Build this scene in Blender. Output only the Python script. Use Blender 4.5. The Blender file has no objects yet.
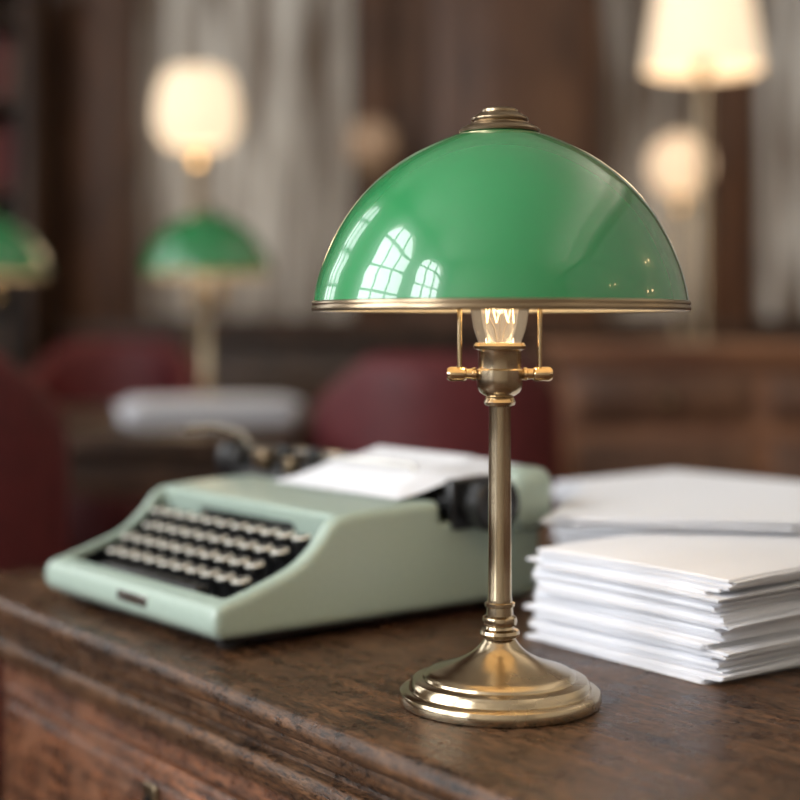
import bpy, bmesh, math, random
from mathutils import Vector, Matrix
random.seed(7)
S=bpy.context.scene
COL=S.collection
S.view_settings.view_transform='Standard'
S.view_settings.look='None'
S.view_settings.exposure=0.0
DZ=0.76
CAMZ=DZ+0.2513

# ---------------- materials ----------------
def mat(name,col,rough=0.5,metal=0.0,coat=0.0,coat_r=0.05,emis=None,es=0.0,spec=None):
    m=bpy.data.materials.new(name); m.use_nodes=True
    b=m.node_tree.nodes['Principled BSDF']
    b.inputs['Base Color'].default_value=(*col,1)
    b.inputs['Roughness'].default_value=rough
    b.inputs['Metallic'].default_value=metal
    b.inputs['Coat Weight'].default_value=coat
    b.inputs['Coat Roughness'].default_value=coat_r
    if spec is not None: b.inputs['Specular IOR Level'].default_value=spec
    if emis: 
        b.inputs['Emission Color'].default_value=(*emis,1); b.inputs['Emission Strength'].default_value=es
    return m
def noisy(m,c1,c2,scale=(1,1,1),nscale=8,detail=8,r1=None,r2=None,bump=0.0,lo=0.35,hi=0.65,bdist=0.001,distort=0.0):
    nt=m.node_tree; N=nt.nodes; L=nt.links; b=N['Principled BSDF']
    tc=N.new('ShaderNodeTexCoord'); mp=N.new('ShaderNodeMapping'); mp.inputs['Scale'].default_value=scale
    L.new(tc.outputs['Object'],mp.inputs['Vector'])
    n=N.new('ShaderNodeTexNoise'); n.inputs['Scale'].default_value=nscale; n.inputs['Detail'].default_value=detail
    n.inputs['Distortion'].default_value=distort
    L.new(mp.outputs[0],n.inputs['Vector'])
    r=N.new('ShaderNodeValToRGB'); r.color_ramp.elements[0].position=lo; r.color_ramp.elements[1].position=hi
    r.color_ramp.elements[0].color=(*c1,1); r.color_ramp.elements[1].color=(*c2,1)
    L.new(n.outputs['Fac'],r.inputs[0]); L.new(r.outputs[0],b.inputs['Base Color'])
    if r1 is not None:
        q=N.new('ShaderNodeMapRange'); q.inputs[1].default_value=lo; q.inputs[2].default_value=hi
        q.inputs[3].default_value=r1; q.inputs[4].default_value=r2
        L.new(n.outputs['Fac'],q.inputs[0]); L.new(q.outputs[0],b.inputs['Roughness'])
    if bump>0:
        bp=N.new('ShaderNodeBump'); bp.inputs['Strength'].default_value=bump; bp.inputs['Distance'].default_value=bdist
        L.new(n.outputs['Fac'],bp.inputs['Height']); L.new(bp.outputs[0],b.inputs['Normal'])
    return m

def wood_desk(name,k=1.0,red=0.0):
    m=bpy.data.materials.new(name); m.use_nodes=True
    nt=m.node_tree; N=nt.nodes; L=nt.links; b=N['Principled BSDF']
    tc=N.new('ShaderNodeTexCoord')
    mp=N.new('ShaderNodeMapping'); mp.inputs['Scale'].default_value=(4.0,50,50); L.new(tc.outputs['Object'],mp.inputs[0])
    g=N.new('ShaderNodeTexNoise'); g.inputs['Scale'].default_value=2.5; g.inputs['Detail'].default_value=12; g.inputs['Roughness'].default_value=0.70; g.inputs['Distortion'].default_value=0.5
    L.new(mp.outputs[0],g.inputs['Vector'])
    r=N.new('ShaderNodeValToRGB'); e=r.color_ramp.elements
    e[0].position=0.36; e[0].color=(0.012*k,0.006*k,0.004*k,1)
    e[1].position=0.66; e[1].color=((0.145+red)*k,0.066*k,0.029*k,1)
    x=e.new(0.5); x.color=((0.058+red*0.5)*k,0.028*k,0.0135*k,1)
    L.new(g.outputs['Fac'],r.inputs[0])
    w=N.new('ShaderNodeTexNoise'); w.inputs['Scale'].default_value=22; w.inputs['Detail'].default_value=12; w.inputs['Roughness'].default_value=0.75
    L.new(tc.outputs['Object'],w.inputs['Vector'])
    mp2=N.new('ShaderNodeMapping'); mp2.inputs['Scale'].default_value=(35,130,130); L.new(tc.outputs['Object'],mp2.inputs[0])
    s=N.new('ShaderNodeTexNoise'); s.inputs['Scale'].default_value=3.5; s.inputs['Detail'].default_value=6; s.inputs['Roughness'].default_value=0.7; L.new(mp2.outputs[0],s.inputs['Vector'])
    wr=N.new('ShaderNodeMapRange'); wr.inputs[1].default_value=0.47; wr.inputs[2].default_value=0.64; L.new(w.outputs['Fac'],wr.inputs[0])
    mx=N.new('ShaderNodeMix'); mx.data_type='RGBA'; mx.inputs[7].default_value=((0.19+red)*k,0.10*k,0.05*k,1)
    mm=N.new('ShaderNodeMath'); mm.operation='MULTIPLY'; mm.inputs[1].default_value=0.42; L.new(wr.outputs[0],mm.inputs[0])
    L.new(mm.outputs[0],mx.inputs[0]); L.new(r.outputs[0],mx.inputs[6])
    sr=N.new('ShaderNodeMapRange'); sr.inputs[1].default_value=0.40; sr.inputs[2].default_value=0.52; sr.inputs[3].default_value=0.15; sr.inputs[4].default_value=1.0
    L.new(s.outputs['Fac'],sr.inputs[0])
    mu=N.new('ShaderNodeMix'); mu.data_type='RGBA'; mu.blend_type='MULTIPLY'; mu.inputs[0].default_value=1.0
    L.new(mx.outputs[2],mu.inputs[6]); L.new(sr.outputs[0],mu.inputs[7])
    L.new(mu.outputs[2],b.inputs['Base Color'])
    q=N.new('ShaderNodeMapRange'); q.inputs[1].default_value=0.38; q.inputs[2].default_value=0.62; q.inputs[3].default_value=0.20; q.inputs[4].default_value=0.40
    L.new(w.outputs['Fac'],q.inputs[0]); L.new(q.outputs[0],b.inputs['Roughness'])
    ad=N.new('ShaderNodeMath'); ad.operation='ADD'; L.new(g.outputs['Fac'],ad.inputs[0]); L.new(s.outputs['Fac'],ad.inputs[1])
    bp=N.new('ShaderNodeBump'); bp.inputs['Strength'].default_value=0.55; bp.inputs['Distance'].default_value=0.0016
    L.new(ad.outputs[0],bp.inputs['Height']); L.new(bp.outputs[0],b.inputs['Normal'])
    return m

M_desk=wood_desk('desk_wood',1.35)
M_frieze=wood_desk('desk_frieze_wood',1.7,0.03)
M_brass=mat('aged_brass',(0.60,0.46,0.27),0.24,1.0)
noisy(M_brass,(0.42,0.33,0.215),(0.58,0.48,0.335),nscale=14,r1=0.15,r2=0.30)
M_brassd=mat('dark_brass',(0.33,0.25,0.16),0.28,1.0)
M_brassb=mat('polished_brass',(0.66,0.51,0.31),0.16,1.0)
M_green=mat('green_cased_glass',(0.022,0.245,0.078),0.25,coat=1.0,coat_r=0.012)
M_opal=mat('opal_glass_lining',(0.9,0.86,0.76),0.4)
M_mint=mat('sage_enamel',(0.36,0.45,0.375),0.38,coat=0.25,coat_r=0.2)
noisy(M_mint,(0.345,0.435,0.370),(0.375,0.465,0.400),nscale=300,detail=3,bump=0.15,bdist=0.0003)
M_black=mat('black_enamel',(0.010,0.010,0.011),0.28)
M_rubber=mat('black_rubber',(0.02,0.02,0.02),0.6)
M_cream=mat('ivory_key_rim',(0.74,0.71,0.62),0.25)
M_keyc=mat('key_legend',(0.12,0.11,0.10),0.25)
M_chrome=mat('nickel',(0.6,0.58,0.54),0.25,1.0)
M_paper=mat('white_paper',(0.82,0.83,0.87),0.8,spec=0.2)
M_wood=mat('mahogany',(0.15,0.06,0.03),0.4)
noisy(M_wood,(0.065,0.028,0.016),(0.16,0.075,0.040),scale=(6,6,1),nscale=3)
M_woodh=mat('mahogany_panel',(0.2,0.08,0.04),0.35)
noisy(M_woodh,(0.14,0.055,0.028),(0.26,0.115,0.055),scale=(1,1,6),nscale=3)
M_woodd=mat('dark_walnut',(0.05,0.025,0.015),0.4)
noisy(M_woodd,(0.025,0.013,0.009),(0.07,0.035,0.020),scale=(5,5,1),nscale=3)
M_red=mat('burgundy_leather',(0.15,0.018,0.022),0.55)
noisy(M_red,(0.085,0.009,0.013),(0.13,0.015,0.019),nscale=30,bump=0.2)
M_plaster=mat('plaster',(0.55,0.50,0.43),0.8)
noisy(M_plaster,(0.50,0.45,0.38),(0.60,0.55,0.47),nscale=4)
M_ceil=mat('ceiling_paint',(0.62,0.58,0.52),0.9)
noisy(M_ceil,(0.54,0.50,0.44),(0.62,0.58,0.52),nscale=3)
M_floor=mat('parquet',(0.10,0.055,0.03),0.35)
noisy(M_floor,(0.06,0.032,0.018),(0.15,0.08,0.045),scale=(2,14,1),nscale=2)
M_frame=mat('window_paint',(0.16,0.13,0.10),0.5)

def curtain_mat():
    m=bpy.data.materials.new('linen_curtain'); m.use_nodes=True
    N=m.node_tree.nodes; L=m.node_tree.links; b=N['Principled BSDF']; o=N['Material Output']
    b.inputs['Roughness'].default_value=0.9
    t=N.new('ShaderNodeBsdfTranslucent')
    x=N.new('ShaderNodeMixShader'); x.inputs[0].default_value=0.6
    L.new(b.outputs[0],x.inputs[1]); L.new(t.outputs[0],x.inputs[2]); L.new(x.outputs[0],o.inputs[0])
    tc=N.new('ShaderNodeTexCoord'); mp=N.new('ShaderNodeMapping'); mp.inputs['Scale'].default_value=(8,8,0.9)
    n=N.new('ShaderNodeTexNoise'); n.inputs['Scale'].default_value=1.4; n.inputs['Detail'].default_value=4; L.new(tc.outputs['Object'],mp.inputs[0]); L.new(mp.outputs[0],n.inputs['Vector'])
    r=N.new('ShaderNodeValToRGB'); r.color_ramp.elements[0].position=0.40; r.color_ramp.elements[1].position=0.62
    r.color_ramp.elements[0].color=(0.26,0.20,0.155,1); r.color_ramp.elements[1].color=(0.90,0.87,0.81,1)
    L.new(n.outputs['Fac'],r.inputs[0]); L.new(r.outputs[0],b.inputs['Base Color']); L.new(r.outputs[0],t.inputs[0])
    return m
M_curt=curtain_mat()
def glow_mat(name,col,s):
    m=mat(name,(0.6,0.5,0.38),0.6,emis=col,es=s); return m
M_shade_glow=glow_mat('lit_fabric_shade',(1.0,0.76,0.51),0.98)
M_globe_dim=mat('dim_opal_globe',(0.30,0.22,0.16),0.6,emis=(1.0,0.6,0.35),es=0.14)
M_globe=glow_mat('lit_opal_globe_warm',(1.0,0.68,0.42),0.78)
M_candle=glow_mat('candle_bulb',(1.0,0.7,0.35),24)

def bulb_mat():
    m=bpy.data.materials.new('bulb_glass'); m.use_nodes=True
    N=m.node_tree.nodes; L=m.node_tree.links; o=N['Material Output']
    N.remove(N['Principled BSDF'])
    tr=N.new('ShaderNodeBsdfTransparent'); tr.inputs[0].default_value=(1,0.97,0.9,1)
    e=N.new('ShaderNodeEmission'); e.inputs[0].default_value=(1,0.74,0.48,1); e.inputs[1].default_value=1.1
    g=N.new('ShaderNodeBsdfGlossy'); g.inputs[1].default_value=0.03
    lw=N.new('ShaderNodeLayerWeight'); lw.inputs[0].default_value=0.35
    x=N.new('ShaderNodeMixShader'); x.inputs[0].default_value=0.26
    y=N.new('ShaderNodeMixShader')
    L.new(tr.outputs[0],x.inputs[1]); L.new(e.outputs[0],x.inputs[2])
    L.new(lw.outputs['Fresnel'],y.inputs[0]); L.new(x.outputs[0],y.inputs[1]); L.new(g.outputs[0],y.inputs[2])
    L.new(y.outputs[0],o.inputs[0]); return m
M_bulb=bulb_mat()
M_fil=glow_mat('filament',(1.0,0.66,0.30),7)

# ---------------- mesh helpers ----------------
def empty(name,loc=(0,0,0),rot=0.0):
    e=bpy.data.objects.new(name,None); COL.objects.link(e); e.location=loc; e.rotation_euler=(0,0,rot)
    e.empty_display_size=0.05; return e
def addobj(name,me,parent=None,mats=(),loc=(0,0,0),rot=(0,0,0),smooth=False):
    o=bpy.data.objects.new(name,me); COL.objects.link(o)
    for m in mats: me.materials.append(m)
    if parent: o.parent=parent
    o.location=loc; o.rotation_euler=rot
    if smooth:
        for p in me.polygons: p.use_smooth=True
    return o
def frombm(name,bm,parent=None,mats=(),smooth=False,**k):
    bmesh.ops.recalc_face_normals(bm,faces=bm.faces)
    me=bpy.data.meshes.new(name); bm.to_mesh(me); bm.free()
    return addobj(name,me,parent,mats,smooth=smooth,**k)
def autosmooth(o,ang=35):
    me=o.data
    for p in me.polygons: p.use_smooth=True
    bm=bmesh.new(); bm.from_mesh(me)
    for e in bm.edges:
        if len(e.link_faces)==2 and e.calc_face_angle(0)>math.radians(ang): e.smooth=False
    bm.to_mesh(me); bm.free()
def lathe(name,prof,parent,m,seg=96,loc=(0,0,0),rot=(0,0,0),ang=35):
    bm=bmesh.new(); rings=[]
    for r,z in prof:
        if r<1e-6: rings.append([bm.verts.new((0,0,z))])
        else: rings.append([bm.verts.new((r*math.cos(2*math.pi*i/seg),r*math.sin(2*math.pi*i/seg),z)) for i in range(seg)])
    for a,b in zip(rings,rings[1:]):
        for i in range(seg):
            j=(i+1)%seg
            if len(a)==1 and len(b)==1: continue
            if len(a)==1: bm.faces.new((a[0],b[i],b[j]))
            elif len(b)==1: bm.faces.new((a[i],b[0],a[j]))
            else: bm.faces.new((a[i],b[i],b[j],a[j]))
    o=frombm(name,bm,parent,(m,),loc=loc,rot=rot); autosmooth(o,ang); return o
def bm_box(bm,c,s,bev=0.0,mi=0,rotz=0.0,seg=2):
    mt=Matrix.Translation(c)@Matrix.Rotation(rotz,4,'Z')@Matrix.Diagonal((s[0],s[1],s[2],1))
    r=bmesh.ops.create_cube(bm,size=1.0,matrix=mt)
    vs=r['verts']; fs=set(f for v in vs for f in v.link_faces)
    for f in fs: f.material_index=mi
    if bev>0:
        es=list(set(e for v in vs for e in v.link_edges))
        q=bmesh.ops.bevel(bm,geom=es,offset=bev,segments=seg,affect='EDGES',profile=0.5)
        for f in q['faces']: f.material_index=mi
def boxes(name,lst,mats,parent=None,bev=0.0,loc=(0,0,0),rot=(0,0,0)):
    bm=bmesh.new()
    for t in lst:
        bm_box(bm,t[0],t[1],t[2] if len(t)>2 and t[2] is not None else bev,t[3] if len(t)>3 else 0)
    o=frombm(name,bm,parent,mats,loc=loc,rot=rot)
    if bev>0: autosmooth(o,50)
    return o
def tube(name,pts,r,parent,m,seg=16,cyc=False):
    cu=bpy.data.curves.new(name,'CURVE'); cu.dimensions='3D'; cu.bevel_depth=r; cu.bevel_resolution=seg//4; cu.use_fill_caps=True
    sp=cu.splines.new('POLY'); sp.points.add(len(pts)-1)
    for p,q in zip(sp.points,pts): p.co=(*q,1)
    sp.use_cyclic_u=cyc
    o=bpy.data.objects.new(name,cu); COL.objects.link(o)
    dg=bpy.context.evaluated_depsgraph_get(); me=bpy.data.meshes.new_from_object(o.evaluated_get(dg))
    bpy.data.objects.remove(o)
    ob=addobj(name,me,parent,(),smooth=True); me.materials.clear(); me.materials.append(m); return ob
def spline(pts,n=8):
    out=[]
    P=[pts[0]]+list(pts)+[pts[-1]]
    for i in range(1,len(P)-2):
        p0,p1,p2,p3=[Vector(a) for a in P[i-1:i+3]]
        for k in range(n):
            t=k/n
            out.append(tuple(0.5*((2*p1)+(-p0+p2)*t+(2*p0-5*p1+4*p2-p3)*t*t+(-p0+3*p1-3*p2+p3)*t**3)))
    out.append(tuple(pts[-1])); return out
def apply_mods(o):
    dg=bpy.context.evaluated_depsgraph_get(); dg.update()
    me=bpy.data.meshes.new_from_object(o.evaluated_get(dg)); old=o.data
    o.modifiers.clear(); o.data=me; bpy.data.meshes.remove(old)

# ---------------- camera ----------------
cd=bpy.data.cameras.new('camera'); cam=bpy.data.objects.new('camera',cd); COL.objects.link(cam)
cam.location=(0,0,CAMZ); cam.rotation_euler=(math.pi/2,0,0)
cd.lens=67.5; cd.sensor_width=36; cd.shift_y=-75/800; cd.clip_start=0.02
cd.dof.use_dof=True; cd.dof.focus_distance=0.975; cd.dof.aperture_fstop=2.7
S.camera=cam

# ---------------- room ----------------
XL,XR,YB,YF,H=-3.0,3.2,6.5,-3.2,4.6
boxes('floor',[((0.1,1.65,-0.05),(6.6,10.1,0.1))],(M_floor,))
boxes('ceiling',[((0.1,1.65,H+0.05),(6.6,10.1,0.1))],(M_ceil,))
def wall(name,axis,pos,a0,a1,openings,m,th=0.2,arch=False):
    bm=bmesh.new(); cur=a0
    def seg(s0,s1,z0,z1):
        if s1-s0<1e-4 or z1-z0<1e-4: return
        c=((s0+s1)/2,(z0+z1)/2)
        if axis=='x': bm_box(bm,(pos,c[0],c[1]),(th,s1-s0,z1-z0))
        else: bm_box(bm,(c[0],pos,c[1]),(s1-s0,th,z1-z0))
    for s0,s1,z0,z1 in openings:
        seg(cur,s0,0,H); seg(s0,s1,0,z0); seg(s0,s1,z1,H); cur=s1
        if arch:
            R=(s1-s0)/2; cs=(s0+s1)/2; zc=z1-R
            for sg in (-1,1):
                loop=[(cs+sg*R,z1)]+[(cs+sg*R*math.cos(t*math.pi/24),zc+R*math.sin(t*math.pi/24)) for t in range(13)]
                fr=[bm.verts.new((pos-th/2,a,b)) for a,b in loop]; bk=[bm.verts.new((pos+th/2,a,b)) for a,b in loop]
                for i in range(1,len(loop)-1):
                    bm.faces.new((fr[0],fr[i],fr[i+1])); bm.faces.new((bk[0],bk[i+1],bk[i]))
                    bm.faces.new((fr[i],bk[i],bk[i+1],fr[i+1]))
    seg(cur,a1,0,H)
    return frombm(name,bm,None,(m,))
left_w=[(-2.7,-0.9,1.1,4.2),(-0.4,1.5,1.1,4.2),(3.0,4.6,1.1,4.2)]
back_w=[(-1.08,-0.32,1.05,3.3),(0.87,1.27,1.05,3.3),(1.52,2.4,1.05,3.3)]
wall('wall_left','x',XL-0.1,YF,YB,left_w,M_plaster,arch=True)
wall('wall_right','x',XR+0.1,YF,YB,[],M_plaster)
wall('wall_front','y',YF-0.1,XL,XR,[],M_plaster)
wall('wall_back','y',YB+0.1,XL,XR,back_w,M_wood)
n=0
def window(axis,pos,s0,s1,z0,z1,nx,nz,tb=0.045):
    global n; n+=1
    L=[]; t=0.06; w=s1-s0; h=z1-z0
    def b(sc,zc,sw,zh,d=0.08):
        if axis=='x': L.append(((pos,sc,zc),(d,sw,zh)))
        else: L.append(((sc,pos,zc),(sw,d,zh)))
    b(s0+t/2,(z0+z1)/2,t,h-0.002); b(s1-t/2,(z0+z1)/2,t,h-0.002); b((s0+s1)/2,z0+t/2,w-2*t,t); b((s0+s1)/2,z1-t/2,w-2*t,t)
    for i in range(1,nx): b(s0+w*i/nx,(z0+z1)/2,tb,h-2*t,0.05)
    for i in range(1,nz): b((s0+s1)/2,z0+h*i/nz,w-2*t,tb,0.045)
    boxes('window_%d'%n,L,(M_frame,))
for w in left_w: window('x',XL-0.1,*w,3,4,0.08)
for w in back_w: window('y',YB+0.1,*w,2,4)
boxes('trim_1',[((-1.25,6.44,2.3),(0.32,0.12,4.6)),((-1.25,6.40,0.95),(0.38,0.20,0.10)),((0.5,6.44,2.3),(0.72,0.12,4.6)),((0.5,6.36,2.2),(0.42,0.04,2.1)),
 ((1.395,6.44,2.3),(0.22,0.12,4.6)),((-0.12,6.44,2.3),(0.12,0.12,4.6)),((2.7,6.44,2.3),(0.5,0.12,4.6))],(M_wood,),bev=0.008)
boxes('trim_2',[((0.1,6.40,0.5),(6.0,0.06,0.9)),((0.1,6.36,0.98),(6.0,0.16,0.07))]+[((x,6.35,0.5),(0.5,0.03,0.6)) for x in (-2.2,-1.4,-0.6,0.2,1.0,1.8,2.6)],(M_woodd,),bev=0.006)
boxes('baseboard_left',[((XL+0.015,1.65,0.09),(0.03,9.6,0.18))],(M_wood,))
boxes('baseboard_right',[((XR-0.015,1.65,0.09),(0.03,9.6,0.18))],(M_wood,))
boxes('trim_3',[((XL+0.02,1.65,0.55),(0.03,9.6,0.75))],(M_wood,))
boxes('trim_4',[((XR-0.02,1.65,0.60),(0.03,9.6,0.85)),((XR-0.03,1.65,1.05),(0.06,9.6,0.06))],(M_wood,))
boxes('trim_5',[((XR-0.16,1.65,3.60),(0.30,9.6,0.04)),((XR-0.30,1.65,3.65),(0.03,9.6,0.12))],(M_plaster,))
def curtain(x0,x1,y,z0,z1,waves):
    bm=bmesh.new(); nx=int((x1-x0)*140); rows=[]
    for z in (z0,(z0+z1)/2,z1):
        rows.append([bm.verts.new((x0+(x1-x0)*i/nx,y+0.022*math.sin(2*math.pi*waves*i/nx)+0.008*math.sin(5.3*math.pi*waves*i/nx),z)) for i in range(nx+1)])
    for a,b in zip(rows,rows[1:]):
        for i in range(nx): bm.faces.new((a[i],a[i+1],b[i+1],b[i]))
    return frombm('curtain',bm,None,(M_curt,),smooth=True)
curtain(-1.10,-0.20,6.28,1.04,3.39,10)
curtain(0.85,1.29,6.28,1.04,3.39,6)
curtain(1.50,2.1,6.28,1.04,3.39,7)
boxes('curtain_rod',[((0.5,6.28,3.44),(3.6,0.03,0.03))],(M_brassd,),bev=0.005)

# ---------------- desk ----------------
ang=math.atan2(-0.806,0.591)
desk=empty('desk',(-0.459,1.502,0),ang)
LX,LY=2.0,1.25
def rect_loft(name,prof,x0,x1,y0,y1,parent,m,ztop):
    bm=bmesh.new(); rings=[]
    for ins,z in prof:
        rings.append([bm.verts.new(p) for p in ((x0+ins,y0+ins,ztop+z),(x1-ins,y0+ins,ztop+z),(x1-ins,y1-ins,ztop+z),(x0+ins,y1-ins,ztop+z))])
    for a,b in zip(rings,rings[1:]):
        for i in range(4): bm.faces.new((a[i],a[(i+1)%4],b[(i+1)%4],b[i]))
    bm.faces.new(rings[0]); bm.faces.new(rings[-1][::-1])
    o=frombm(name,bm,parent,(m,)); autosmooth(o,40); return o
prof=[(0.016,0)]+spline([(0.012,0),(0.006,-0.0012),(0.0015,-0.005),(0,-0.010),(0.0015,-0.015),(0.006,-0.019),(0.010,-0.0202)],5)+[(0.010,-0.0235)]
prof+=spline([(0.013,-0.0235),(0.014,-0.030),(0.019,-0.037),(0.027,-0.041)],5)+[(0.027,-0.045)]
prof+=spline([(0.022,-0.0455),(0.017,-0.049),(0.0155,-0.055),(0.018,-0.061),(0.025,-0.065)],5)+[(0.030,-0.067),(0.032,-0.074),(0.036,-0.078)]
rect_loft('top',prof,0,LX,0,LY,desk,M_desk,DZ)
zt=DZ-0.078
boxes('frieze',[((LX/2,LY/2,zt-0.085),(LX-0.09,LY-0.09,0.17))],(M_frieze,),desk,bev=0.003)
dr=[]
for i in range(3):
    cx=0.045+ (LX-0.09)*(i+0.5)/3; w=(LX-0.09)/3-0.05
    dr.append(((cx,0.043,zt-0.080),(w,0.014,0.12)))
    dr.append(((cx,0.038,zt-0.080),(w-0.03,0.012,0.09)))
boxes('drawer_fronts',dr,(M_frieze,),desk,bev=0.004)
eb=[]
KX=[0.080+(LX-0.09)*(i+0.5)/3 for i in range(3)]
for cx in KX: eb.append(((cx,0.030,zt-0.054),(0.022,0.004,0.034)))
boxes('escutcheons',eb,(M_brassd,),desk,bev=0.0018)
for i,cx in enumerate(KX):
    lathe('keyhole_%d'%(i+1),[(0,0),(0.004,0),(0.004,0.002),(0,0.002)],desk,M_black,16,loc=(cx,0.0285,zt-0.050),rot=(math.pi/2,0,0))
boxes('pedestals',[((0.30,LY/2,0.29),(0.46,LY-0.12,0.46)),((LX-0.30,LY/2,0.29),(0.46,LY-0.12,0.46)),((0.30,LY/2,0.03),(0.50,LY-0.08,0.06)),((LX-0.30,LY/2,0.03),(0.50,LY-0.08,0.06))]
   +[((c,0.055,z),(0.40,0.014,0.19)) for c in (0.30,LX-0.30) for z in (0.40,0.18)],(M_frieze,),desk,bev=0.005)

# ---------------- bankers lamp ----------------
u=1/1500.0
def dome_prof(k):
    hs=[(186,0),(185,10),(182.5,23),(177,42),(164.5,71),(148,98),(125,124),(95,147),(60,165),(35,173.5),(14,177)]
    return [(r*k,h*k*1.008) for r,h in spline(hs,6)]
def bankers(loc,k=u,main=False,power=0.8,rot=0.0):
    e=empty('bankers_lamp',loc,rot)
    P=lambda L:[(r*k,h*k) for r,h in L]
    base=P([(0,0),(96,0),(99.5,1),(101,4),(101,9),(99.5,12.5),(96,14.5),(91,15),(90,17.5),(89.5,20),(87,23.5),(82,25),(77,25.5),(76,28)])
    base+=P(spline([(76,28),(71,31.5),(60,35),(46,40),(33,46.5),(24,53),(18,60),(15,64)],6))
    base+=P([(15,65),(19,66),(20,69),(19,72),(14.5,73.5),(13.5,76),(16.5,77.5),(17.5,81),(16.5,85),(13.5,87),(13,95),(15,96),(15,99),(12.5,100),(12.5,103)])
    base+=P([(12,105),(10.8,293),(11,295),(14.5,296),(16,299),(14.5,303),(13,304.5),(16,306),(20,309),(22.5,314),(23,322),(23,331)])
    base+=P([(21.5,332.5),(21.5,349),(22.5,351),(25.5,352),(26,355),(24.5,358),(18,358),(17,352),(0,352)])
    lathe('stand',base,e,M_brass,96 if main else 40)
    tube('cross_arm',[(-50*k,0,327*k),(50*k,0,327*k)],4.2*k,e,M_brassb)
    for s in (-1,1):
        lathe('arm_knob_%d'%(1 if s<0 else 2),P([(0,0),(5.2,0),(6.5,1.2),(6.5,4),(5.5,5),(5.2,10),(6.5,11),(7.2,13),(7.2,26),(6.4,28),(5,29.5),(0,29.5)]),e,M_brassb,32,loc=(s*23*k,0,327*k),rot=(0,s*math.pi/2,0))
        tube('harp_rod_%d'%(1 if s<0 else 2),[(s*40*k,0,329*k),(s*40*k,0,455*k),(s*38*k,0,495*k),(s*31*k,0,527*k),(s*16*k,0,548*k),(0,0,556*k)],2.6*k,e,M_brassb)
    hz=392.5
    sh=[(r,z+hz*k) for r,z in dome_prof(k)]
    lathe('shade',sh,e,M_green,160 if main else 48,ang=80)
    inner=[((r-3.2*k) if r>6*k else 0.001*k,z-3*k) for r,z in sh]; inner[0]=(183.5*k,hz*k); inner[-1]=(0,inner[-1][1])
    lathe('shade_lining',inner,e,M_opal,96 if main else 48,ang=80)
    rim=P([(183,-2),(185.5,-3.5),(187.2,-2.5),(187.8,0),(187,2.2),(186.6,3),(187.4,4.2),(187.2,6),(186,7),(184.5,6.5),(182.5,3),(183,-2)])
    lathe('shade_rim',rim,e,M_brassd,160 if main else 48,loc=(0,0,hz*k))
    fin=P([(0,-6),(30,-6),(40,-2.5),(40.5,0),(38,2.5),(33,5),(28.5,6.5),(27.5,8),(28.5,9.5),(28.5,12),(26,14),(20,17.5),(18,18),(18,20.5),(15,22.2),(0,22.8)])
    lathe('finial',fin,e,M_brassd,64,loc=(0,0,(hz+177)*k))
    bulb=P(spline([(19,352),(22,360),(26,372),(28.5,386),(29.5,400),(26.5,415),(18,427),(8,432),(0,433)],5))
    bulb[-1]=(0,433*k)
    lathe('bulb',bulb,e,M_bulb,40,ang=80)
    if main:
        pts=[]
        for i in range(13):
            a=i/12*2*math.pi*0.85
            pts.append((14*k*math.cos(a),14*k*math.sin(a),(391+ (9 if i%2 else -13))*k))
        tube('filament',pts,0.5*k,e,M_fil,8)
        for i,(dx,dy) in enumerate(((0,0),(5,0),(-5,0))):
            tube('filament_post_%d'%(i+1),[(dx*0.3*k,0,352*k),(dx*k,0,372*k),(dx*2.4*k,0,386*k)],0.7*k,e,M_brassd,8)
    ld=bpy.data.lights.new('bulb_light','POINT'); ld.energy=power; ld.color=(1,0.72,0.42); ld.shadow_soft_size=0.012
    lo=bpy.data.objects.new('bulb_light',ld); COL.objects.link(lo); lo.parent=e; lo.location=(0,0,412*k)
    return e
bankers((0.0665,1.0,DZ),u*1.003,True,0.45)

# ---------------- typewriter ----------------
TW=empty('typewriter',(-0.141-0.62*0.145,1.142+0.785*0.145,DZ),math.atan2(-0.785,0.62))
def prism(prof,x0,x1,bev=0.0,seg=4):
    bm=bmesh.new()
    a=[bm.verts.new((x0,y,z)) for y,z in prof]; b=[bm.verts.new((x1,y,z)) for y,z in prof]
    fa=bm.faces.new(a); fb=bm.faces.new(b[::-1]); nn=len(prof)
    for i in range(nn): bm.faces.new((a[i],b[i],b[(i+1)%nn],a[(i+1)%nn]))
    bmesh.ops.recalc_face_normals(bm,faces=bm.faces)
    if bev>0:
        es=list(set(list(fa.edges)+list(fb.edges)))
        bmesh.ops.bevel(bm,geom=es,offset=bev,segments=seg,affect='EDGES',profile=0.5)
    return bm
W2=0.150
bp=spline([(0.004,0.010),(-0.003,0.018),(-0.002,0.032),(0.006,0.038),(0.03,0.045),(0.07,0.059),(0.092,0.075),(0.108,0.0925),(0.125,0.098),(0.17,0.1005),(0.22,0.1015),(0.31,0.100),(0.332,0.092),(0.338,0.075),(0.338,0.03),(0.332,0.010)],4)
bm=prism(bp,-W2,W2,0.007)
body=frombm('body',bm,None,(M_mint,))
def cut(o,bm):
    c=frombm('cut',bm)
    md=o.modifiers.new('b','BOOLEAN'); md.object=c; md.operation='DIFFERENCE'; md.solver='EXACT'
    apply_mods(o); bpy.data.objects.remove(c)
cut(body,prism([(0.014,0.020),(0.014,0.2),(0.112,0.2),(0.116,0.092),(0.126,0.060),(0.126,0.020)],-W2+0.013,W2-0.013))
cut(body,prism([(0.218,0.082),(0.218,0.2),(0.300,0.2),(0.300,0.082)],-W2-0.02,W2+0.02))
rm=body.modifiers.new('r','REMESH'); rm.mode='VOXEL'; rm.voxel_size=0.0016; rm.use_smooth_shade=True
sm=body.modifiers.new('s','SMOOTH'); sm.iterations=4; sm.factor=0.5
apply_mods(body); body.parent=TW
for p in body.data.polygons: p.use_smooth=True
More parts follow.
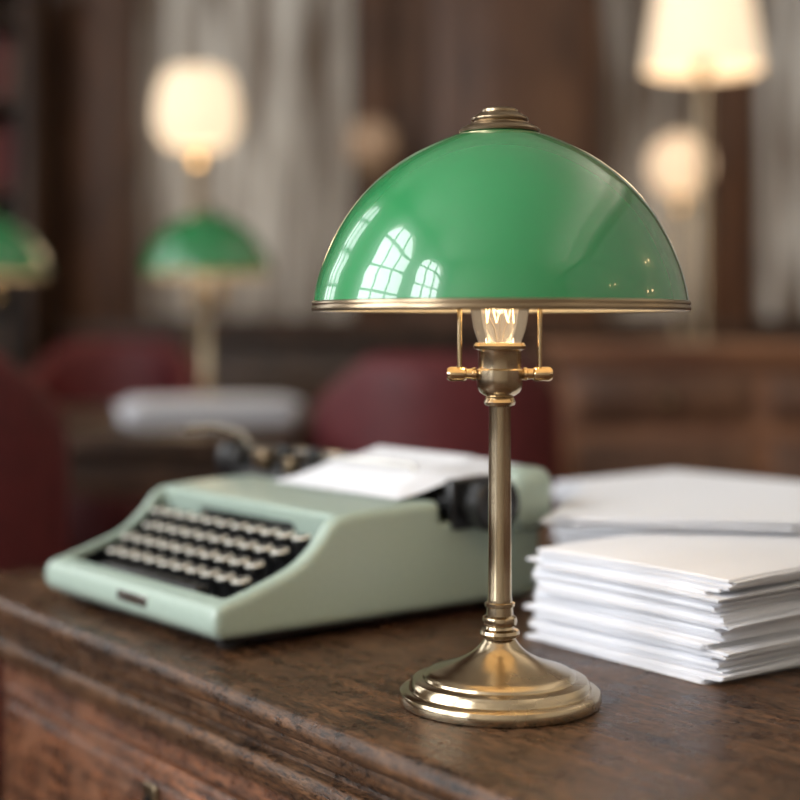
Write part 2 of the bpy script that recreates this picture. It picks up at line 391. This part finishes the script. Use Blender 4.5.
body.data.materials.clear(); body.data.materials.append(M_mint)
boxes('base_tray',[((0,0.168,0.0095),(2*W2-0.016,0.318,0.009))],(M_black,),TW,bev=0.003)
for i,(x,y) in enumerate([(-0.12,0.03),(0.12,0.03),(-0.12,0.30),(0.12,0.30)]):
    lathe('foot_%d'%(i+1),[(0,0),(0.011,0),(0.012,0.002),(0.011,0.008),(0,0.008)],TW,M_rubber,24,loc=(x,y,0))
boxes('key_well',[((0,0.070,0.0225),(2*W2-0.028,0.110,0.005)),((0,0.1245,0.054),(2*W2-0.028,0.003,0.066))],(M_black,),TW)
for s in (-1,1):
    bm=prism([(0.015,0.022),(0.015,0.034),(0.07,0.052),(0.094,0.069),(0.110,0.084),(0.124,0.07),(0.124,0.022)],s*(W2-0.0140)-0.001,s*(W2-0.0140)+0.001)
    frombm('well_lining_%d'%(1 if s<0 else 2),bm,TW,(M_black,))
bm=bmesh.new()
def bcyl(bm,c,r1,r2,h,mi,seg=20,tilt=0):
    mt=Matrix.Translation(c)@Matrix.Rotation(tilt,4,'X')
    q=bmesh.ops.create_cone(bm,cap_ends=True,segments=seg,radius1=r1,radius2=r2,depth=h,matrix=mt)
    for f in set(f for v in q['verts'] for f in v.link_faces): f.material_index=mi
rows=[(0.048,0.047,10,0.0),(0.065,0.0575,10,-0.006),(0.082,0.068,10,0.005),(0.099,0.0785,11,0.0)]
for y,z,nk,off in rows:
    pit=0.0235
    for i in range(nk):
        x=(i-(nk-1)/2)*pit+off
        bcyl(bm,(x,y,z-0.0042),0.0062,0.0080,0.0066,0)
        bcyl(bm,(x,y,z-0.0002),0.0082,0.0074,0.0018,1,tilt=0.12)
        bcyl(bm,(x,y,z+0.0007),0.0052,0.0048,0.0009,2,tilt=0.12)
        bm_box(bm,(x,y+0.006,z-0.019),(0.0022,0.003,0.026),0,0)
o=frombm('keys',bm,TW,(M_black,M_cream,M_keyc)); autosmooth(o,40)
boxes('space_bar',[((0,0.0265,0.037),(0.165,0.0145,0.008)),((-0.05,0.0265,0.030),(0.004,0.004,0.014)),((0.05,0.0265,0.030),(0.004,0.004,0.014))],(M_black,),TW,bev=0.0025)
bm=bmesh.new()
for i in range(26):
    a=math.pi*(0.12+0.76*i/25); bm_box(bm,(0.075*math.cos(a),0.121-0.010*math.sin(a),0.079),(0.0016,0.016,0.010),0,0,rotz=a-math.pi/2)
frombm('type_bars',bm,TW,(M_black,))
boxes('nameplate',[((0.02,-0.0033,0.026),(0.05,0.002,0.009))],(M_chrome,),TW,bev=0.0006)
CX=-0.024
PY,PZ=0.258,0.099
tube('platen',[(CX-0.175,PY,PZ),(CX+0.178,PY,PZ)],0.0165,TW,M_rubber,24)
boxes('carriage',[((CX,PY+0.030,0.095),(0.34,0.010,0.024)),((CX,PY-0.024,0.0975),(0.34,0.004,0.012)),((CX-0.178,PY+0.004,0.103),(0.014,0.062,0.044)),((CX+0.170,PY+0.004,0.097),(0.012,0.062,0.044))],(M_black,),TW,bev=0.003)
for i,s in enumerate((-1,1)):
    lathe('platen_knob_%d'%(i+1),[(0,0),(0.012,0),(0.0125,0.006),(0.022,0.008),(0.0245,0.011),(0.0245,0.024),(0.022,0.027),(0.014,0.0285),(0.013,0.0265),(0,0.0265)],TW,M_black,48,loc=(CX+(0.180 if s>0 else -0.190),PY,PZ+(0 if s>0 else 0.008)),rot=(0,s*math.pi/2,0))
    lathe('knob_cap_%d'%(i+1),[(0,0),(0.008,0),(0.009,0.001),(0.007,0.0025),(0,0.003)],TW,M_chrome,24,loc=(CX+(0.2062 if s>0 else -0.2162),PY,PZ+(0 if s>0 else 0.008)),rot=(0,s*math.pi/2,0))
bm=bmesh.new(); bm_box(bm,(W2-0.012,0.322,0.096),(0.046,0.05,0.056),0.014,0,seg=4); bm_box(bm,(-W2+0.0,0.322,0.094),(0.034,0.05,0.044),0.012,0,seg=4)
o=frombm('end_covers',bm,TW,(M_mint,)); autosmooth(o,60)
tube('return_lever',[(CX-0.182,PY,0.120),(CX-0.192,PY-0.006,0.137),(CX-0.196,PY-0.04,0.146),(CX-0.198,PY-0.07,0.145)],0.0032,TW,M_chrome)
tube('paper_bail',[(CX-0.165,PY-0.004,0.106),(CX-0.165,PY-0.008,0.1245),(CX+0.10,PY-0.008,0.1245),(CX+0.10,PY-0.004,0.106)],0.002,TW,M_chrome)
for i,x in enumerate((-0.135,-0.085)):
    lathe('bail_roller_%d'%(i+1),[(0,0),(0.006,0),(0.0065,0.003),(0.006,0.012),(0,0.012)],TW,M_rubber,20,loc=(x,PY-0.008,0.1245),rot=(0,math.pi/2,0))
boxes('margin_scale',[((CX-0.11,PY+0.03,0.115),(0.09,0.004,0.018)),((CX-0.13,PY-0.02,0.115),(0.022,0.012,0.020)),((CX-0.08,PY-0.02,0.112),(0.014,0.010,0.016))],(M_brassd,),TW,bev=0.001)
bm=bmesh.new()
for k in range(5):
    x0,x1=-0.062+0.006*k,0.128-0.004*k
    pr=spline([(0.190+0.003*k,0.1030+0.0006*k),(0.215,0.1072+0.0006*k),(0.258,0.1176+0.0007*k),(0.30,0.1186+0.001*k),(0.348-0.004*k,0.1205+0.0018*k)],6)
    t=0.0004
    a=[[bm.verts.new((x-(y-0.2)*0.10*(k-0.5),y,z+dz)) for (y,z) in pr] for x,dz in ((x0,0),(x1,0),(x1,t),(x0,t))]
    for q in range(4):
        A,B=a[q],a[(q+1)%4]
        for i in range(len(pr)-1): bm.faces.new((A[i],A[i+1],B[i+1],B[i]))
    bm.faces.new([a[q][0] for q in range(4)]); bm.faces.new([a[q][-1] for q in range(4)])
frombm('paper_sheets',bm,TW,(M_paper,))
for i,x in enumerate((0.0,0.09)):
    tube('paper_support_%d'%(i+1),[(x,0.292,0.10),(x,0.312,0.1165),(x,0.335,0.1175)],0.0014,TW,M_chrome)

# ---------------- paper stacks ----------------
def stack(name,cx,cy,z0,ht,rot,n,lx=0.29,ly=0.20,jit=0.004,groups=6,curl=0.004,rj=0.012):
    bm=bmesh.new(); t=ht/n
    gx=gy=ga=0
    NX,NY=8,6
    cyc=max(1,n//groups); nxt=0
    for k in range(n):
        if k==nxt:
            nxt=k+max(1,int(cyc*random.uniform(0.4,1.6)))
            gx=random.uniform(-1,1)*jit*1.5; gy=random.uniform(-1,1)*jit*1.5; ga=random.uniform(-1,1)*rj*1.5
        dx=gx+random.uniform(-1,1)*jit*0.55; dy=gy+random.uniform(-1,1)*jit*0.55; a=ga+random.uniform(-1,1)*rj*0.4
        f=k/n; th=t*random.uniform(0.55,0.88)
        def P(i,j,dz):
            x=(i/NX-0.5)*lx; y=(j/NY-0.5)*ly
            c=abs(2*x/lx)**3*0.6+abs(2*y/ly)**3*0.4
            zz=z0+k*t+dz-curl*f*c
            X=cx+math.cos(rot+a)*(x+dx)-math.sin(rot+a)*(y+dy); Y=cy+math.sin(rot+a)*(x+dx)+math.cos(rot+a)*(y+dy)
            return (X,Y,max(zz,z0))
        top=[[bm.verts.new(P(i,j,th)) for j in range(NY+1)] for i in range(NX+1)]
        bot=[[bm.verts.new(P(i,j,0)) for j in range(NY+1)] for i in range(NX+1)]
        for i in range(NX):
            for j in range(NY):
                bm.faces.new((top[i][j],top[i+1][j],top[i+1][j+1],top[i][j+1]))
                bm.faces.new((bot[i][j+1],bot[i+1][j+1],bot[i+1][j],bot[i][j]))
        for i in range(NX):
            bm.faces.new((bot[i][0],bot[i+1][0],top[i+1][0],top[i][0])); bm.faces.new((top[i][NY],top[i+1][NY],bot[i+1][NY],bot[i][NY]))
        for j in range(NY):
            bm.faces.new((top[0][j],top[0][j+1],bot[0][j+1],bot[0][j])); bm.faces.new((bot[NX][j],bot[NX][j+1],top[NX][j+1],top[NX][j]))
    me=bpy.data.meshes.new(name); bm.to_mesh(me); bm.free()
    return addobj(name,me,None,(M_paper,))
stack('paper_stack',0.281,1.211,DZ,0.0765,math.atan2(0.6,0.8),95,ly=0.192,curl=0.003,groups=12,jit=0.0048,rj=0.02)
stack('paper_stack',0.348,1.636,DZ,0.0765,math.atan2(-0.75,0.66),60,lx=0.297,ly=0.21,curl=0.0)
stack('paper_stack',0.272,1.405,DZ+0.0770,0.011,math.atan2(0.97,0.2),14,lx=0.297,ly=0.21,groups=6,curl=0.0,jit=0.007,rj=0.06)

# ---------------- background furniture ----------------
def table(name,x0,x1,y0,y1,z,m):
    e=empty(name,((x0+x1)/2,(y0+y1)/2,0)); w=x1-x0; d=y1-y0
    boxes('top',[((0,0,z-0.02),(w,d,0.04))],(m,),e,bev=0.008)
    boxes('apron',[((0,0,z-0.09),(w-0.12,d-0.12,0.10))],(m,),e,bev=0.004)
    for i,(a,b) in enumerate([(-1,-1),(1,-1),(-1,1),(1,1)]):
        lathe('leg_%d'%(i+1),[(0,0),(0.02,0),(0.024,0.05),(0.02,0.1),(0.03,0.3),(0.034,0.5),(0.028,0.56),(0.038,0.58),(0.038,z-0.04),(0,z-0.04)],e,m,24,loc=(a*(w/2-0.08),b*(d/2-0.08),0))
    return e
table('library_table',-1.65,-0.25,3.35,4.75,0.76,M_woodd)
stack('paper_stack',-0.50,3.84,0.76,0.065,0.25,24,lx=0.40,ly=0.32,jit=0.012,rj=0.05)
bk_l=0.19/188
bankers((-0.56,4.35,0.76),bk_l,False,0.8)
bankers((-1.22,4.38,0.76),bk_l,False,0.8)

def armchair(loc,rot,ht=0.98,r=0.30,m=M_red):
    e=empty('armchair',loc,rot)
    bm=bmesh.new(); NS=28; th=0.075
    prof=spline([(0,0.30),(0,0.5),(0,ht-0.07),(0.012,ht-0.02),(th/2,ht),(th-0.012,ht-0.02),(th,ht-0.07),(th,0.5),(th,0.30)],4)
    rings=[]
    for i in range(NS+1):
        a=math.pi*(-0.12+1.24*i/NS)
        dr=1-0.30*max(0,abs(i/NS-0.5)*2-0.35)/0.65
        ring=[]
        for q,z in prof:
            rr=r-q; zz=0.30+(z-0.30)*dr
            ring.append(bm.verts.new((rr*math.cos(a),rr*math.sin(a),zz)))
        rings.append(ring)
    for a,b in zip(rings,rings[1:]):
        for i in range(len(prof)): bm.faces.new((a[i],a[(i+1)%len(prof)],b[(i+1)%len(prof)],b[i]))
    bm.faces.new(rings[0]); bm.faces.new(rings[-1][::-1])
    frombm('back',bm,e,(m,),smooth=True)
    lathe('seat',[(0,0.26),(r-0.03,0.26),(r-0.02,0.30),(r-0.05,0.42),(r-0.07,0.455),(r-0.11,0.47),(0,0.475)],e,m,40)
    for i,a in enumerate((0.25,0.75,1.25,1.75)):
        lathe('leg_%d'%(i+1),[(0,0),(0.014,0),(0.024,0.27),(0,0.27)],e,M_woodd,16,loc=((r-0.07)*math.cos(a*math.pi),(r-0.07)*math.sin(a*math.pi),0))
    return e
armchair((-0.89,2.5,0),math.radians(-165),0.99,0.33)
armchair((0.09,3.75,0),math.radians(185),0.945,0.31)
armchair((-1.02,5.25,0),0,0.96,0.32)

cb=empty('cabinet',(1.50,4.28,0))
boxes('carcass',[((0,0,0.49),(2.1,0.5,0.86)),((0,0,0.04),(2.14,0.52,0.08))],(M_woodh,),cb,bev=0.005)
boxes('top',[((0,-0.01,0.945),(2.2,0.58,0.035)),((0,-0.01,0.915),(2.15,0.54,0.03))],(M_woodh,),cb,bev=0.008)
L=[]
for i in range(4):
    x=-0.79+i*0.527
    L+=[((x,-0.255,0.81),(0.47,0.02,0.13)),((x,-0.255,0.42),(0.47,0.02,0.56)),((x,-0.266,0.42),(0.34,0.02,0.43)),((x,-0.262,0.81),(0.40,0.02,0.07))]
boxes('doors_and_drawers',L,(M_wood,),cb,bev=0.006)
for i in range(4):
    lathe('knob_%d'%(i+1),[(0,0),(0.006,0),(0.006,0.012),(0.014,0.018),(0.012,0.026),(0,0.028)],cb,M_brassb,20,loc=(-0.79+i*0.527,-0.271,0.81),rot=(math.pi/2,0,0))

def floor_lamp(name,loc,zc,shade,shade_m,power,h0):
    e=empty(name,loc)
    lathe('base',[(0,0),(0.15,0),(0.155,0.01),(0.14,0.025),(0.05,0.04),(0.02,0.07),(0,0.07)],e,M_brassd,40)
    tube('pole',[(0,0,0.05),(0,0,h0)],0.016,e,M_brassd)
    lathe('collar',[(0,-0.05),(0.02,-0.05),(0.035,-0.03),(0.03,-0.01),(0.05,0),(0,0)],e,M_brassb,32,loc=(0,0,h0))
    lathe('shade',[(r,z+zc) for r,z in shade],e,shade_m,48,ang=60)
    ld=bpy.data.lights.new('lamp_light','POINT'); ld.energy=power; ld.color=(1,0.72,0.42); ld.shadow_soft_size=0.1
    lo=bpy.data.objects.new('lamp_light',ld); COL.objects.link(lo); lo.parent=e; lo.location=(0,0,zc-0.28)
    return e
c0=[(0.0,0.155),(0.10,0.16),(0.13,0.150),(0.155,0.12),(0.175,0.06),(0.185,-0.0),(0.185,-0.07),(0.14,-0.14),(0.05,-0.155),(0,-0.155)]
cone=[(r*0.84,z*0.95) for r,z in c0]
floor_lamp('floor_lamp',(-0.745,5.5,0),1.80,cone,M_shade_glow,4,1.65)
drum=[(0.145,0.17),(0.15,0.17),(0.195,-0.13),(0.19,-0.135),(0.14,0.168),(0,0.168)]
floor_lamp('floor_lamp',(1.01,5.0,0),1.995,drum,M_shade_glow,4,1.90)
glob=[(0.127*math.cos(a),0.127*math.sin(a)) for a in [(-90+10*i)*math.pi/180 for i in range(19)]]; glob[0]=(0,-0.127); glob[-1]=(0,0.127)
floor_lamp('globe_lamp',(1.11,5.95,0),1.645,glob,M_globe,2,1.52)
sc=empty('wall_sconce',(-0.12,6.38,1.68))
lathe('plate',[(0,0),(0.05,0),(0.045,0.015),(0,0.02)],sc,M_brassd,24,rot=(math.pi/2,0,0))
tube('arm',[(0,0,0),(0,-0.10,-0.03),(0,-0.14,-0.02),(0,-0.14,-0.01)],0.008,sc,M_brassd)
lathe('globe',[(r*0.8,z*0.8) for r,z in glob],sc,M_globe_dim,32,loc=(0,-0.14,0.09))
for (y,z) in ((-2.0,1.75),(-0.2,2.1),(1.4,1.6),(1.9,2.3)):
    s=empty('candle_sconce',(XR-0.001,y,z))
    lathe('plate',[(0,0),(0.05,0),(0.045,0.015),(0,0.02)],s,M_brassb,24,rot=(0,-math.pi/2,0))
    for i,d in enumerate((-0.12,0.12)):
        tube('arm_%d'%(i+1),[(0,0,0),(-0.06,d*0.5,-0.04),(-0.10,d,-0.02),(-0.10,d,0.02)],0.006,s,M_brassb)
        lathe('candle_%d'%(i+1),[(0,0.01),(0.02,0.012),(0.012,0.02),(0.012,0.07),(0,0.07)],s,M_opal,16,loc=(-0.10,d,0))
        lathe('flame_bulb_%d'%(i+1),[(0,0.07),(0.014,0.075),(0.026,0.09),(0.020,0.115),(0,0.135)],s,M_candle,16,loc=(-0.10,d,0))

# bookcase
bk=empty('bookcase',(-2.05,6.12,0))
LB=[((-0.56,0,1.2),(0.04,0.34,2.4)),((0.56,0,1.2),(0.04,0.34,2.4)),((0,0.16,1.2),(1.1,0.02,2.4)),((0,0,2.43),(1.22,0.38,0.06))]
zsh=[0.1,0.46,0.82,1.18,1.54,1.90,2.24]
for z in zsh: LB.append(((0,0,z),(1.08,0.32,0.03)))
boxes('case',LB,(M_woodd,),bk,bev=0.003)
bm=bmesh.new()
for z in zsh[:-1]:
    x=-0.53
    while x<0.49:
        w=random.uniform(0.02,0.05); h=random.uniform(0.2,0.29)
        bm_box(bm,(x+w/2,-0.02,z+0.015+h/2),(w-0.002,0.2,h),0,random.randrange(4)); x+=w
frombm('books',bm,bk,(mat('book_red',(0.14,0.02,0.02),0.6),mat('book_brown',(0.12,0.06,0.03),0.6),mat('book_dark',(0.02,0.025,0.03),0.6),mat('book_tan',(0.3,0.2,0.11),0.6)))

# ---------------- light ----------------
def area(name,loc,rot,sx,sy,e,col):
    ld=bpy.data.lights.new(name,'AREA'); ld.shape='RECTANGLE'; ld.size=sx; ld.size_y=sy; ld.energy=e; ld.color=col
    o=bpy.data.objects.new(name,ld); COL.objects.link(o); o.location=loc; o.rotation_euler=rot
day=(0.94,0.97,1.0)
for i,(a,b,z0,z1) in enumerate(left_w):
    area('daylight_%d'%(i+1),(XL-0.25,(a+b)/2,(z0+z1)/2),(0,-math.pi/2,0),z1-z0,b-a,(240,200,50)[i],day)
area('added_ceiling_fill_1',(XR-0.15,1.65,3.66),(math.pi,0,0),0.22,9.0,85,(1.0,0.96,0.90))  # added unseen fill, aimed up so the ceiling bounces soft light
w=bpy.data.worlds.new('sky'); S.world=w; w.use_nodes=True
bg=w.node_tree.nodes['Background']; bg.inputs[0].default_value=(0.88,0.87,0.85,1); bg.inputs[1].default_value=1.1
